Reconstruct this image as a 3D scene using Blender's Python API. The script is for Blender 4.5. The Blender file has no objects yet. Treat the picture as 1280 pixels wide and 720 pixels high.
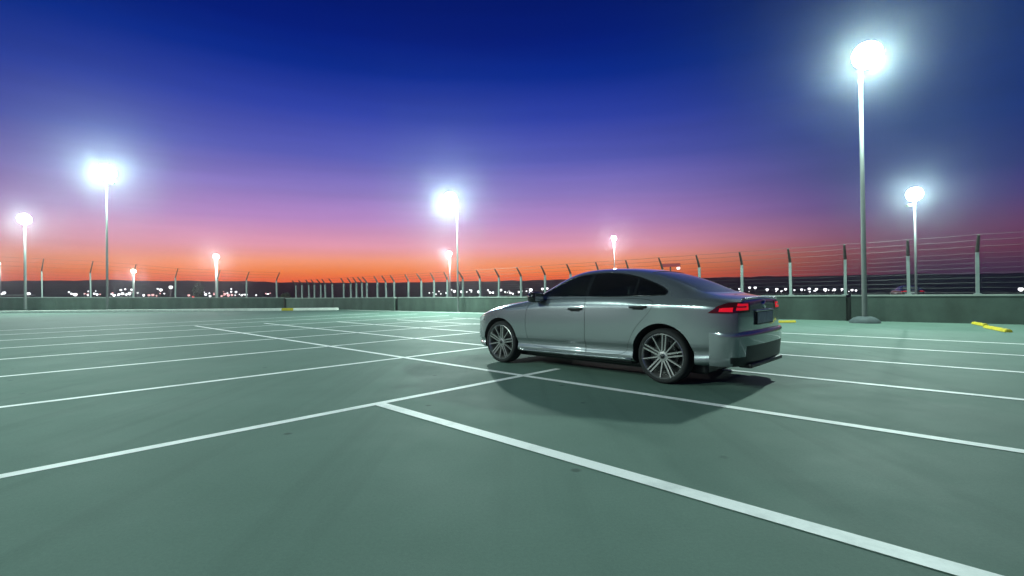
import bpy, bmesh, math, random
import numpy as np
from mathutils import Vector, Matrix
from mathutils.bvhtree import BVHTree

random.seed(7)
SC = bpy.context.scene
COL = SC.collection
PI = math.pi
R = math.radians

# ------------------------------------------------------------------ camera
EYE = 1.15
F_PX, PITCH, ROLL, YAW = 615.1, 0.00632, -0.01266, 0.7734
FW = Vector((0, math.cos(PITCH), math.sin(PITCH)))
_rt = Vector((1, 0, 0)); _up = _rt.cross(FW)
RT = _rt * math.cos(ROLL) + _up * math.sin(ROLL)
UP = _up * math.cos(ROLL) - _rt * math.sin(ROLL)
CAM = Vector((0, 0, EYE))
A = Vector((math.sin(YAW), math.cos(YAW), 0))       # along the bay lines that run away to the right
B = Vector((-math.cos(YAW), math.sin(YAW), 0))      # along the car and the fence


def ray(x, y):
    return FW + RT * ((x - 640) / F_PX) - UP * ((y - 360) / F_PX)


def ground(x, y, z=0.0):
    d = ray(x, y)
    return CAM + d * ((z - EYE) / d.z)


def at(x, y, Y):
    d = ray(x, y)
    return CAM + d * (Y / d.y)


def uv(u, v, z=0.0):
    return B * u + A * v + Vector((0, 0, z))


cd = bpy.data.cameras.new('camera')
cam = bpy.data.objects.new('camera', cd)
COL.objects.link(cam)
M = Matrix((RT, UP, -FW)).transposed().to_4x4()
M.translation = CAM
cam.matrix_world = M
cd.sensor_width = 36.0
cd.lens = F_PX / 1280 * 36
cd.clip_start = 0.05
cd.clip_end = 5000
SC.camera = cam


# ------------------------------------------------------------------ materials
def srgb(r, g, b):
    f = lambda c: (c / 255 / 12.92) if c <= 10 else ((c / 255 + 0.055) / 1.055) ** 2.4
    return (f(r), f(g), f(b), 1)


def mat(name, col, rough=0.6, metal=0.0, spec=0.5, emit=None, estr=0.0, coat=0.0, var=0.0, scale=6.0, bump=0.0, bscale=60.0):
    m = bpy.data.materials.new(name)
    m.use_nodes = True
    nt = m.node_tree
    b = nt.nodes['Principled BSDF']
    b.inputs['Base Color'].default_value = (*col, 1)
    b.inputs['Roughness'].default_value = rough
    b.inputs['Metallic'].default_value = metal
    b.inputs['Specular IOR Level'].default_value = spec
    b.inputs['Coat Weight'].default_value = coat
    b.inputs['Coat Roughness'].default_value = 0.04
    if emit:
        b.inputs['Emission Color'].default_value = (*emit, 1)
        b.inputs['Emission Strength'].default_value = estr
    if var or bump:
        tc = nt.nodes.new('ShaderNodeTexCoord')
    if var:
        n = nt.nodes.new('ShaderNodeTexNoise')
        n.inputs['Scale'].default_value = scale
        n.inputs['Detail'].default_value = 7
        n.inputs['Roughness'].default_value = 0.62
        nt.links.new(tc.outputs['Object'], n.inputs['Vector'])
        r = nt.nodes.new('ShaderNodeValToRGB')
        r.color_ramp.elements[0].position = 0.3
        r.color_ramp.elements[1].position = 0.7
        r.color_ramp.elements[0].color = (*[c * (1 - var) for c in col], 1)
        r.color_ramp.elements[1].color = (*[min(1, c * (1 + var)) for c in col], 1)
        nt.links.new(n.outputs['Fac'], r.inputs['Fac'])
        nt.links.new(r.outputs['Color'], b.inputs['Base Color'])
    if bump:
        n2 = nt.nodes.new('ShaderNodeTexNoise')
        n2.inputs['Scale'].default_value = bscale
        n2.inputs['Detail'].default_value = 4
        nt.links.new(tc.outputs['Object'], n2.inputs['Vector'])
        bp = nt.nodes.new('ShaderNodeBump')
        bp.inputs['Strength'].default_value = bump
        bp.inputs['Distance'].default_value = 0.01
        nt.links.new(n2.outputs['Fac'], bp.inputs['Height'])
        nt.links.new(bp.outputs['Normal'], b.inputs['Normal'])
    return m


def deck_mat():
    m = bpy.data.materials.new('deck coating')
    m.use_nodes = True
    nt = m.node_tree
    N, L = nt.nodes, nt.links
    b = N['Principled BSDF']
    tc = N.new('ShaderNodeTexCoord')

    def noise(scale, detail=5, rough=0.6, dist=0.0):
        n = N.new('ShaderNodeTexNoise')
        n.inputs['Scale'].default_value = scale
        n.inputs['Detail'].default_value = detail
        n.inputs['Roughness'].default_value = rough
        n.inputs['Distortion'].default_value = dist
        L.new(tc.outputs['Object'], n.inputs['Vector'])
        return n

    def ramp(src, p0, p1, c0, c1):
        r = N.new('ShaderNodeValToRGB')
        r.color_ramp.elements[0].position = p0
        r.color_ramp.elements[1].position = p1
        r.color_ramp.elements[0].color = (*c0, 1)
        r.color_ramp.elements[1].color = (*c1, 1)
        L.new(src, r.inputs['Fac'])
        return r.outputs['Color']

    def mix(kind, fac, c1, c2):
        x = N.new('ShaderNodeMix')
        x.data_type = 'RGBA'
        x.blend_type = kind
        x.inputs['Factor'].default_value = fac
        L.new(c1, x.inputs['A']); L.new(c2, x.inputs['B'])
        return x.outputs['Result']
    base = ramp(noise(0.22, 6, 0.55, 0.6).outputs['Fac'], 0.32, 0.7, DECK_DARK, DECK_LIGHT)
    mid = ramp(noise(1.6, 6, 0.65, 0.4).outputs['Fac'], 0.3, 0.72, (0.94, 0.945, 0.945), (1.05, 1.045, 1.045))
    fine = ramp(noise(55, 3, 0.7).outputs['Fac'], 0.25, 0.75, (0.90, 0.90, 0.90), (1.09, 1.09, 1.09))
    grit = ramp(noise(260, 2, 0.7).outputs['Fac'], 0.3, 0.7, (0.9, 0.9, 0.9), (1.1, 1.1, 1.1))
    c = mix('MULTIPLY', 1, base, mid)
    c = mix('MULTIPLY', 1, c, fine)
    c = mix('MULTIPLY', 1, c, grit)
    mpg = N.new('ShaderNodeMapping'); mpg.inputs['Rotation'].default_value = (0, 0, YAW - R(90) if False else YAW)
    mpg.inputs['Scale'].default_value = (3.2, 0.16, 1)
    L.new(tc.outputs['Object'], mpg.inputs['Vector'])
    ns = N.new('ShaderNodeTexNoise'); ns.inputs['Scale'].default_value = 1.0; ns.inputs['Detail'].default_value = 4
    L.new(mpg.outputs['Vector'], ns.inputs['Vector'])
    c = mix('MULTIPLY', 1, c, ramp(ns.outputs['Fac'], 0.52, 0.72, (1.02, 1.02, 1.02), (0.86, 0.87, 0.87)))
    # oil drips: sparse small dark blots with a soft edge
    vo = N.new('ShaderNodeTexVoronoi')
    vo.inputs['Scale'].default_value = 1.9
    nd = noise(9, 3, 0.6)
    ad = N.new('ShaderNodeMix'); ad.data_type = 'VECTOR'
    ad.inputs['Factor'].default_value = 0.03
    L.new(tc.outputs['Object'], ad.inputs['A']); L.new(nd.outputs['Color'], ad.inputs['B'])
    L.new(ad.outputs['Result'], vo.inputs['Vector'])
    spots = ramp(vo.outputs['Distance'], 0.036, 0.075, (0.5, 0.51, 0.51), (1, 1, 1))
    gate = ramp(noise(0.55, 2, 0.5).outputs['Fac'], 0.40, 0.47, (1, 1, 1), (0, 0, 0))
    g = N.new('ShaderNodeMix'); g.data_type = 'RGBA'; g.blend_type = 'MIX'
    one = N.new('ShaderNodeRGB'); one.outputs[0].default_value = (1, 1, 1, 1)
    L.new(gate, g.inputs['Factor']); L.new(spots, g.inputs['A']); L.new(one.outputs[0], g.inputs['B'])
    c = mix('MULTIPLY', 1, c, g.outputs['Result'])
    L.new(c, b.inputs['Base Color'])
    rr = N.new('ShaderNodeMapRange')
    L.new(noise(1.1, 6, 0.7).outputs['Fac'], rr.inputs['Value'])
    rr.inputs['From Min'].default_value = 0.3; rr.inputs['From Max'].default_value = 0.7
    rr.inputs['To Min'].default_value = 0.70; rr.inputs['To Max'].default_value = 0.80
    L.new(rr.outputs['Result'], b.inputs['Roughness'])
    b.inputs['Specular IOR Level'].default_value = 0.28
    bp = N.new('ShaderNodeBump')
    bp.inputs['Strength'].default_value = 0.25
    bp.inputs['Distance'].default_value = 0.004
    L.new(noise(120, 4, 0.7).outputs['Fac'], bp.inputs['Height'])
    L.new(bp.outputs['Normal'], b.inputs['Normal'])
    return m


def wall_mat():
    m = mat('wall paint', (0.056, 0.084, 0.069), 0.75, var=0.2, scale=1.8, bump=0.3, bscale=40)
    nt = m.node_tree; N, L = nt.nodes, nt.links
    b = N['Principled BSDF']
    src = b.inputs['Base Color'].links[0].from_socket
    tc = N.new('ShaderNodeTexCoord'); mp = N.new('ShaderNodeMapping')
    mp.inputs['Scale'].default_value = (1.5, 1.5, 0.5)
    L.new(tc.outputs['Object'], mp.inputs['Vector'])
    n = N.new('ShaderNodeTexNoise'); n.inputs['Scale'].default_value = 1.2; n.inputs['Detail'].default_value = 6
    L.new(mp.outputs['Vector'], n.inputs['Vector'])
    r = N.new('ShaderNodeValToRGB')
    r.color_ramp.elements[0].position = 0.38; r.color_ramp.elements[0].color = (0.84, 0.84, 0.83, 1)
    r.color_ramp.elements[1].position = 0.62; r.color_ramp.elements[1].color = (1.08, 1.08, 1.08, 1)
    L.new(n.outputs['Fac'], r.inputs['Fac'])
    x = N.new('ShaderNodeMix'); x.data_type = 'RGBA'; x.blend_type = 'MULTIPLY'; x.inputs['Factor'].default_value = 1
    L.new(src, x.inputs['A']); L.new(r.outputs['Color'], x.inputs['B'])
    L.new(x.outputs['Result'], b.inputs['Base Color'])
    return m


def line_mat():
    m = bpy.data.materials.new('bay line paint')
    m.use_nodes = True
    nt = m.node_tree; N, L = nt.nodes, nt.links
    b = N['Principled BSDF']
    tc = N.new('ShaderNodeTexCoord')
    n = N.new('ShaderNodeTexNoise'); n.inputs['Scale'].default_value = 26; n.inputs['Detail'].default_value = 7
    n.inputs['Roughness'].default_value = 0.75
    L.new(tc.outputs['Object'], n.inputs['Vector'])
    r = N.new('ShaderNodeValToRGB')
    r.color_ramp.elements[0].position = 0.22; r.color_ramp.elements[0].color = (0.6, 0.65, 0.63, 1)
    r.color_ramp.elements[1].position = 0.36; r.color_ramp.elements[1].color = (0.95, 0.95, 0.94, 1)
    L.new(n.outputs['Fac'], r.inputs['Fac'])
    n3 = N.new('ShaderNodeTexNoise'); n3.inputs['Scale'].default_value = 1.7; n3.inputs['Detail'].default_value = 8; n3.inputs['Roughness'].default_value = 0.7
    L.new(tc.outputs['Object'], n3.inputs['Vector'])
    r3 = N.new('ShaderNodeValToRGB')
    r3.color_ramp.elements[0].position = 0.36; r3.color_ramp.elements[0].color = (0.78, 0.79, 0.79, 1)
    r3.color_ramp.elements[1].position = 0.52; r3.color_ramp.elements[1].color = (1.03, 1.03, 1.03, 1)
    L.new(n3.outputs['Fac'], r3.inputs['Fac'])
    x = N.new('ShaderNodeMix'); x.data_type = 'RGBA'; x.blend_type = 'MULTIPLY'; x.inputs['Factor'].default_value = 1
    L.new(r.outputs['Color'], x.inputs['A']); L.new(r3.outputs['Color'], x.inputs['B'])
    L.new(x.outputs['Result'], b.inputs['Base Color'])
    b.inputs['Roughness'].default_value = 0.6
    return m


def glass_mat(name, tint, gloss=0.04, fac=0.0):
    m = bpy.data.materials.new(name)
    m.use_nodes = True
    nt = m.node_tree; N, L = nt.nodes, nt.links
    N.remove(N['Principled BSDF'])
    tr = N.new('ShaderNodeBsdfTransparent'); tr.inputs['Color'].default_value = (*tint, 1)
    gl = N.new('ShaderNodeBsdfGlossy'); gl.inputs['Roughness'].default_value = gloss
    gl.inputs['Color'].default_value = (1, 1, 1, 1)
    fr = N.new('ShaderNodeFresnel'); fr.inputs['IOR'].default_value = 1.45
    df = N.new('ShaderNodeBsdfDiffuse'); df.inputs['Color'].default_value = (0.3, 0.31, 0.3, 1)
    sheen_mix = N.new('ShaderNodeMixShader'); sheen_mix.inputs['Fac'].default_value = fac  # grey diffuse share paints a pale lamplit reflection into the glass
    L.new(tr.outputs['BSDF'], sheen_mix.inputs[1]); L.new(df.outputs['BSDF'], sheen_mix.inputs[2])
    mx = N.new('ShaderNodeMixShader')
    L.new(fr.outputs['Fac'], mx.inputs['Fac'])
    L.new(sheen_mix.outputs['Shader'], mx.inputs[1]); L.new(gl.outputs['BSDF'], mx.inputs[2])
    L.new(mx.outputs['Shader'], N['Material Output'].inputs['Surface'])
    return m


DECK_DARK = (0.096, 0.162, 0.132)
DECK_LIGHT = (0.122, 0.196, 0.164)
MT = dict(
    deck=deck_mat(), line=line_mat(),
    wall=wall_mat(),
    coping=mat('wall coping', (0.3, 0.34, 0.31), 0.8, var=0.15, scale=3),
    joint=mat('joint filler', (0.02, 0.025, 0.022), 0.9),
    kerb=mat('kerb concrete', (0.82, 0.84, 0.78), 0.8, var=0.15, scale=3),
    yellow=mat('yellow paint', (0.55, 0.44, 0.03), 0.6, var=0.2, scale=9),
    galv=mat('galvanised steel', (0.30, 0.36, 0.34), 0.45, 0.55, var=0.12, scale=4),
    arm=mat('weathered arm', (0.07, 0.06, 0.055), 0.7, 0.3, var=0.3, scale=12),
    wire=mat('fence wire', (0.13, 0.13, 0.135), 0.6, 0.4),
    pole=mat('pole paint', (0.14, 0.155, 0.15), 0.45, 0.2, var=0.1, scale=2),
    plinth=mat('plinth concrete', (0.055, 0.075, 0.08), 0.8, var=0.2, scale=5),
    housing=mat('lamp housing', (0.18, 0.19, 0.2), 0.5, 0.5),
    lens=mat('lamp lens', (0.8, 0.8, 0.8), 0.3, emit=(0.92, 1.0, 0.99), estr=70),
    lens_warm=mat('warm lamp lens', (0.8, 0.8, 0.8), 0.3, emit=(1.0, 0.93, 0.86), estr=30),
    city=mat('city lamp globe', (0.8, 0.8, 0.8), 0.3, emit=(0.95, 0.97, 1.0), estr=2.4),
    city_pink=mat('rosy lamp globe', (0.8, 0.6, 0.6), 0.3, emit=(1.0, 0.5, 0.5), estr=1.3),
    city_red=mat('red lamp globe', (0.8, 0.1, 0.1), 0.3, emit=(1.0, 0.12, 0.12), estr=1.2),
    earth=mat('ground outside', (0.04, 0.045, 0.045), 0.9, var=0.3, scale=0.1),
    hill=mat('hill scrub', (0.02, 0.026, 0.03), 0.95, var=0.4, scale=0.05),
    facade=mat('far facade', (0.07, 0.06, 0.07), 0.9, var=0.2, scale=0.6),
    pane=mat('far lit pane', (0.2, 0.2, 0.2), 0.3, emit=(0.9, 0.5, 0.5), estr=0.35),
    redboard=mat('red sign board', (0.25, 0.02, 0.02), 0.6, emit=(0.5, 0.03, 0.03), estr=0.12),
    leaf=mat('shrub leaf', (0.04, 0.055, 0.03), 0.8, var=0.4, scale=5),
    # car
    paint=mat('car paint', (0.32, 0.345, 0.355), 0.23, 0.68, coat=1.0),
    paint_dark=mat('dark car paint', (0.03, 0.025, 0.03), 0.34, 0.5, coat=1.0),
    inside=mat('car interior', (0.018, 0.019, 0.02), 0.8),
    fabric=mat('seat fabric', (0.09, 0.09, 0.092), 0.85, var=0.2, scale=20),
    plastic=mat('black plastic', (0.014, 0.015, 0.016), 0.42),
    gloss=mat('gloss black trim', (0.01, 0.011, 0.012), 0.12),
    tyre=mat('tyre rubber', (0.014, 0.014, 0.015), 0.82, bump=0.2, bscale=80),
    alloy=mat('alloy rim', (0.52, 0.5, 0.49), 0.3, 0.85),
    alloy_dark=mat('dark alloy', (0.05, 0.05, 0.052), 0.4, 0.7),
    disc=mat('brake disc', (0.14, 0.13, 0.125), 0.4, 0.9),
    chrome=mat('chrome', (0.7, 0.72, 0.73), 0.12, 1.0),
    glass=glass_mat('tinted glass', (0.88, 0.93, 0.92)),
    privacy=glass_mat('privacy glass', (0.3, 0.33, 0.33), fac=0.01),
    back=glass_mat('rear glass with painted sheen', (0.4, 0.44, 0.43), 0.12, fac=0.3),  # grey layer stands in for lamplight reflected in the pane
    redlens=mat('red lens', (0.09, 0.006, 0.008), 0.12, coat=1.0),
    redlit=mat('lit tail segment', (0.5, 0.01, 0.02), 0.2, emit=(1.0, 0.008, 0.025), estr=0.5),
    lamp_clear=mat('headlamp lens', (0.75, 0.8, 0.8), 0.1, 0.3, coat=1.0),
    plate=mat('number plate', (0.45, 0.47, 0.46), 0.45, var=0.2, scale=14),
)


# ------------------------------------------------------------------ mesh helpers
def link(name, me, m, parent=None, smooth=False):
    me.name = name
    if m is not None:
        me.materials.clear(); me.materials.append(m)
    if smooth:
        me.polygons.foreach_set('use_smooth', [True] * len(me.polygons))
    o = bpy.data.objects.new(name, me)
    COL.objects.link(o)
    if parent is not None:
        o.parent = parent
    return o


def build(name, bm, m, parent=None, smooth=False):
    me = bpy.data.meshes.new(name)
    bmesh.ops.recalc_face_normals(bm, faces=bm.faces)
    bm.to_mesh(me); bm.free()
    return link(name, me, m, parent, smooth)


def auto_smooth(o, deg=35):
    me = o.data
    me.polygons.foreach_set('use_smooth', [True] * len(me.polygons))
    bm = bmesh.new(); bm.from_mesh(me)
    for e in bm.edges:
        if len(e.link_faces) == 2 and e.calc_face_angle(0) > R(deg):
            e.smooth = False
    bm.to_mesh(me); bm.free()
    return o


def empty(name, loc=(0, 0, 0), rz=0.0):
    o = bpy.data.objects.new(name, None)
    o.empty_display_size = 0.3
    COL.objects.link(o)
    o.location = loc; o.rotation_euler = (0, 0, rz)
    return o


def tag(o, label=None, cat=None, group=None, kind=None):
    if label: o['label'] = label
    if cat: o['category'] = cat
    if group: o['group'] = group
    if kind: o['kind'] = kind
    return o


def copy_tree(o, parent=None):
    c = o.copy(); COL.objects.link(c); c.parent = parent
    for ch in list(o.children):
        copy_tree(ch, c)
    return c


def bx(bm, c, s, mtx=None, bev=0.0):
    g = bmesh.ops.create_cube(bm, size=1.0)
    vs = g['verts']
    bmesh.ops.scale(bm, vec=s, verts=vs)
    if bev:
        es = list({e for v in vs for e in v.link_edges})
        r = bmesh.ops.bevel(bm, geom=es, offset=bev, segments=2, affect='EDGES', profile=0.5)
        vs = list({v for f in r['faces'] for v in f.verts} | {v for v in vs if v.is_valid})
    bmesh.ops.translate(bm, vec=c, verts=vs)
    if mtx is not None:
        bmesh.ops.transform(bm, matrix=mtx, verts=vs)
    return vs


def tube(bm, pts, rad, seg=8, cap=True):
    pts = [Vector(p) for p in pts]
    rads = rad if isinstance(rad, (list, tuple)) else [rad] * len(pts)
    rings = []
    for i, p in enumerate(pts):
        d = (pts[min(i + 1, len(pts) - 1)] - pts[max(i - 1, 0)]).normalized()
        s = d.cross(Vector((0, 0, 1)))
        if s.length < 1e-3: s = Vector((1, 0, 0))
        s.normalize(); t = s.cross(d)
        rings.append([bm.verts.new(p + (s * math.cos(2 * PI * k / seg) + t * math.sin(2 * PI * k / seg)) * rads[i]) for k in range(seg)])
    for a, b in zip(rings, rings[1:]):
        for k in range(seg):
            bm.faces.new((a[k], a[(k + 1) % seg], b[(k + 1) % seg], b[k]))
    if cap:
        bm.faces.new(rings[0]); bm.faces.new(rings[-1])


def lathe(bm, prof, seg=48, axis='z', off=(0, 0, 0)):
    rings = []
    for r, h in prof:
        ring = []
        for k in range(seg):
            a = 2 * PI * k / seg
            if axis == 'z': p = (r * math.cos(a), r * math.sin(a), h)
            else: p = (r * math.cos(a), h, r * math.sin(a))
            ring.append(bm.verts.new(Vector(p) + Vector(off)))
        rings.append(ring)
    for a, b in zip(rings, rings[1:]):
        for k in range(seg):
            bm.faces.new((a[k], a[(k + 1) % seg], b[(k + 1) % seg], b[k]))
    return rings


def prism(bm, poly, axis, lo, hi):
    """solid over a polygon; axis 'y': poly in (x,z); axis 'z': poly in (x,y); axis 'x': poly in (y,z)"""
    f = {'y': lambda p, t: (p[0], t, p[1]), 'z': lambda p, t: (p[0], p[1], t), 'x': lambda p, t: (t, p[0], p[1])}[axis]
    a = [bm.verts.new(f(p, lo)) for p in poly]
    b = [bm.verts.new(f(p, hi)) for p in poly]
    bm.faces.new(a); bm.faces.new(b)
    n = len(poly)
    for i in range(n):
        bm.faces.new((a[i], a[(i + 1) % n], b[(i + 1) % n], b[i]))


def smooth_poly(pts, it=2, keep=()):
    """round a closed polygon's corners (Chaikin), leaving the indices in keep sharp"""
    P = [(Vector(p), i in keep) for i, p in enumerate(pts)]
    for _ in range(it):
        Q = []
        n = len(P)
        for i in range(n):
            p, s = P[i]
            q, _s = P[(i + 1) % n]
            o, _o = P[i - 1]
            if s: Q.append((p, True))
            else:
                Q.append((p.lerp(o, 0.25), False)); Q.append((p.lerp(q, 0.25), False))
        P = Q
    return [tuple(p) for p, s in P]


# ------------------------------------------------------------------ sky and air
def world():
    w = bpy.data.worlds.new('World')
    SC.world = w
    w.use_nodes = True
    nt = w.node_tree; N, L = nt.nodes, nt.links
    bg = N['Background']
    tc = N.new('ShaderNodeTexCoord')
    sep = N.new('ShaderNodeSeparateXYZ')
    L.new(tc.outputs['Generated'], sep.inputs[0])
    asn = N.new('ShaderNodeMath'); asn.operation = 'ARCSINE'
    L.new(sep.outputs['Z'], asn.inputs[0])
    el = N.new('ShaderNodeMapRange')      # elevation 0..60 degrees -> 0..1
    el.inputs['From Max'].default_value = R(60)
    L.new(asn.outputs[0], el.inputs['Value'])

    def ramp(stops):
        r = N.new('ShaderNodeValToRGB')
        cr = r.color_ramp
        while len(cr.elements) > 1: cr.elements.remove(cr.elements[-1])
        for i, (e, c) in enumerate(stops):
            k = cr.elements[0] if i == 0 else cr.elements.new(e / 60)
            k.position = e / 60
            k.color = srgb(*c)
        L.new(el.outputs['Result'], r.inputs['Fac'])
        return r
    warm = ramp(SKY_WARM)
    cool = ramp(SKY_COOL)
    # how near the bearing of the sunset glow
    at2 = N.new('ShaderNodeMath'); at2.operation = 'ARCTAN2'
    L.new(sep.outputs['X'], at2.inputs[0]); L.new(sep.outputs['Y'], at2.inputs[1])
    sub = N.new('ShaderNodeMath'); sub.operation = 'SUBTRACT'; sub.inputs[1].default_value = R(GLOW_AZ)
    L.new(at2.outputs[0], sub.inputs[0])
    co = N.new('ShaderNodeMath'); co.operation = 'COSINE'
    L.new(sub.outputs[0], co.inputs[0])
    wr = N.new('ShaderNodeMapRange'); wr.interpolation_type = 'SMOOTHSTEP'
    wr.inputs['From Min'].default_value = math.cos(R(54)); wr.inputs['From Max'].default_value = 0.995
    L.new(co.outputs[0], wr.inputs['Value'])
    mx = N.new('ShaderNodeMix'); mx.data_type = 'RGBA'
    L.new(wr.outputs['Result'], mx.inputs['Factor'])
    L.new(cool.outputs['Color'], mx.inputs['A']); L.new(warm.outputs['Color'], mx.inputs['B'])
    # faint streaks of high cloud low in the afterglow
    mp = N.new('ShaderNodeMapping'); mp.inputs['Scale'].default_value = (1.6, 1.6, 26)
    L.new(tc.outputs['Generated'], mp.inputs['Vector'])
    cl = N.new('ShaderNodeTexNoise'); cl.inputs['Scale'].default_value = 1.6; cl.inputs['Detail'].default_value = 5
    L.new(mp.outputs['Vector'], cl.inputs['Vector'])
    cr = N.new('ShaderNodeMapRange'); cr.inputs['From Min'].default_value = 0.35; cr.inputs['From Max'].default_value = 0.7
    cr.inputs['To Min'].default_value = 0.95; cr.inputs['To Max'].default_value = 1.035
    L.new(cl.outputs['Fac'], cr.inputs['Value'])
    ml = N.new('ShaderNodeMix'); ml.data_type = 'RGBA'; ml.blend_type = 'MULTIPLY'; ml.inputs['Factor'].default_value = 1
    L.new(mx.outputs['Result'], ml.inputs['A'])
    cc = N.new('ShaderNodeCombineColor')
    for k in range(3): L.new(cr.outputs['Result'], cc.inputs[k])
    L.new(cc.outputs[0], ml.inputs['B'])
    # the physical sky of a sun just under the horizon, added very low
    sky = N.new('ShaderNodeTexSky'); sky.sky_type = 'NISHITA'; sky.sun_disc = False
    sky.sun_elevation = R(-4); sky.sun_rotation = R(GLOW_AZ)
    bg2 = N.new('ShaderNodeBackground'); bg2.inputs['Strength'].default_value = 0.004
    L.new(sky.outputs['Color'], bg2.inputs['Color'])
    L.new(ml.outputs['Result'], bg.inputs['Color'])
    bg.inputs['Strength'].default_value = SKY_GAIN
    ad = N.new('ShaderNodeAddShader')
    L.new(bg.outputs[0], ad.inputs[0]); L.new(bg2.outputs[0], ad.inputs[1])
    L.new(ad.outputs[0], N['World Output'].inputs['Surface'])


GLOW_AZ = -13
SKY_GAIN = 1.0
SKY_WARM = [(0, (225, 70, 48)), (1.5, (248, 104, 42)), (2.4, (254, 136, 58)), (3.5, (252, 156, 112)), (5.1, (236, 158, 176)),
            (8.0, (184, 136, 196)), (11.1, (140, 120, 194)), (14.8, (88, 92, 182)), (19.2, (46, 64, 166)), (23.4, (4, 40, 142)),
            (26.7, (0, 26, 122)), (31, (0, 20, 104)), (45, (0, 14, 66)), (60, (0, 10, 50))]
SKY_COOL = [(0, (44, 32, 58)), (1.8, (72, 38, 66)), (3.2, (104, 48, 74)), (5, (102, 58, 98)), (7.5, (70, 56, 118)),
            (10, (38, 48, 114)), (14, (10, 42, 114)), (19, (0, 38, 108)), (25, (0, 38, 98)), (30, (0, 28, 80)),
            (45, (0, 16, 52)), (60, (0, 14, 44))]
world()

# ------------------------------------------------------------------ ground, deck, walls
CORNER = Vector((-18.3, 39.9, 0))
WDIR = (Vector((14.35, 14.4, 0)) - CORNER).normalized()           # right wall, coming towards us
RIGHT_END = CORNER + WDIR * 98
LEFT_END = Vector((-78, 43.8, 0))
LDIR = (LEFT_END - CORNER).normalized()
WNORM = Vector((-WDIR.y, WDIR.x, 0))                              # outwards
if WNORM.dot(Vector((1, 1, 0))) < 0: WNORM = -WNORM
LNORM = Vector((LDIR.y, -LDIR.x, 0))
if LNORM.y < 0: LNORM = -LNORM
LOW = -4.0

bm = bmesh.new()
poly = [CORNER, RIGHT_END, Vector((62, -60, 0)), Vector((-78, -60, 0)), LEFT_END]
vs = [bm.verts.new((p.x, p.y, 0)) for p in poly]
lo = [bm.verts.new((p.x, p.y, -0.4)) for p in poly]
bm.faces.new(vs); bm.faces.new(lo)
for i in range(5): bm.faces.new((vs[i], vs[(i + 1) % 5], lo[(i + 1) % 5], lo[i]))
tag(build('parking_deck', bm, MT['deck']), kind='structure')

bm = bmesh.new()
g = bmesh.ops.create_grid(bm, x_segments=40, y_segments=40, size=245)
for v in bm.verts: v.co.z = LOW + random.uniform(-0.15, 0.15)
tag(build('terrain', bm, MT['earth']), kind='structure')

# painted bay lines: each a sheet a few mm above the deck
def bay_line(p, q, w, z=0.002):
    bm = bmesh.new()
    d = (q - p).normalized(); s = Vector((-d.y, d.x, 0)) * (w / 2)
    n = max(2, int((q - p).length / 0.5))
    rows = []
    for i in range(n + 1):
        c = p.lerp(q, i / n)
        j = random.uniform(-0.004, 0.004); k = random.uniform(-0.004, 0.004)
        rows.append((bm.verts.new(c + s * (1 + j / w) + Vector((0, 0, z))), bm.verts.new(c - s * (1 + k / w) + Vector((0, 0, z)))))
    for a, b in zip(rows, rows[1:]): bm.faces.new((a[0], b[0], b[1], a[1]))
    o = build('parking_line', bm, MT['line'])
    tag(o, kind='structure')
    return o


V0, DV, U0, DU = 2.675, 2.198, 4.579, 2.879
LINE_W = 0.105
# lines running away to the right (to the far wall), starting well to our left
A_END = [5.65, 9.6, 12.2, 13.4, 14.2, 15, 15.2, 14.6]
for i in range(8):
    u = U0 + DU * i
    bay_line(uv(u, -34), uv(u, A_END[i]), LINE_W)
# lines parallel to the car
bay_line(uv(U0 - 0.04, V0), uv(-14, V0), 0.122, 0.0045)
for j, (ua, ub) in enumerate([(21.3, -18), (20.6, -20), (19, -20), (18, -20), (17, -20)]):
    v = V0 + DV * (j + 1)
    bay_line(uv(ua, v), uv(ub, v), LINE_W, 0.0045)
# stripe along the gutter of the right wall
off = -WNORM * 0.75
bay_line(CORNER + WDIR * 9.5 + off, CORNER + WDIR * 26 + off, 0.2, 0.007)


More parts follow.
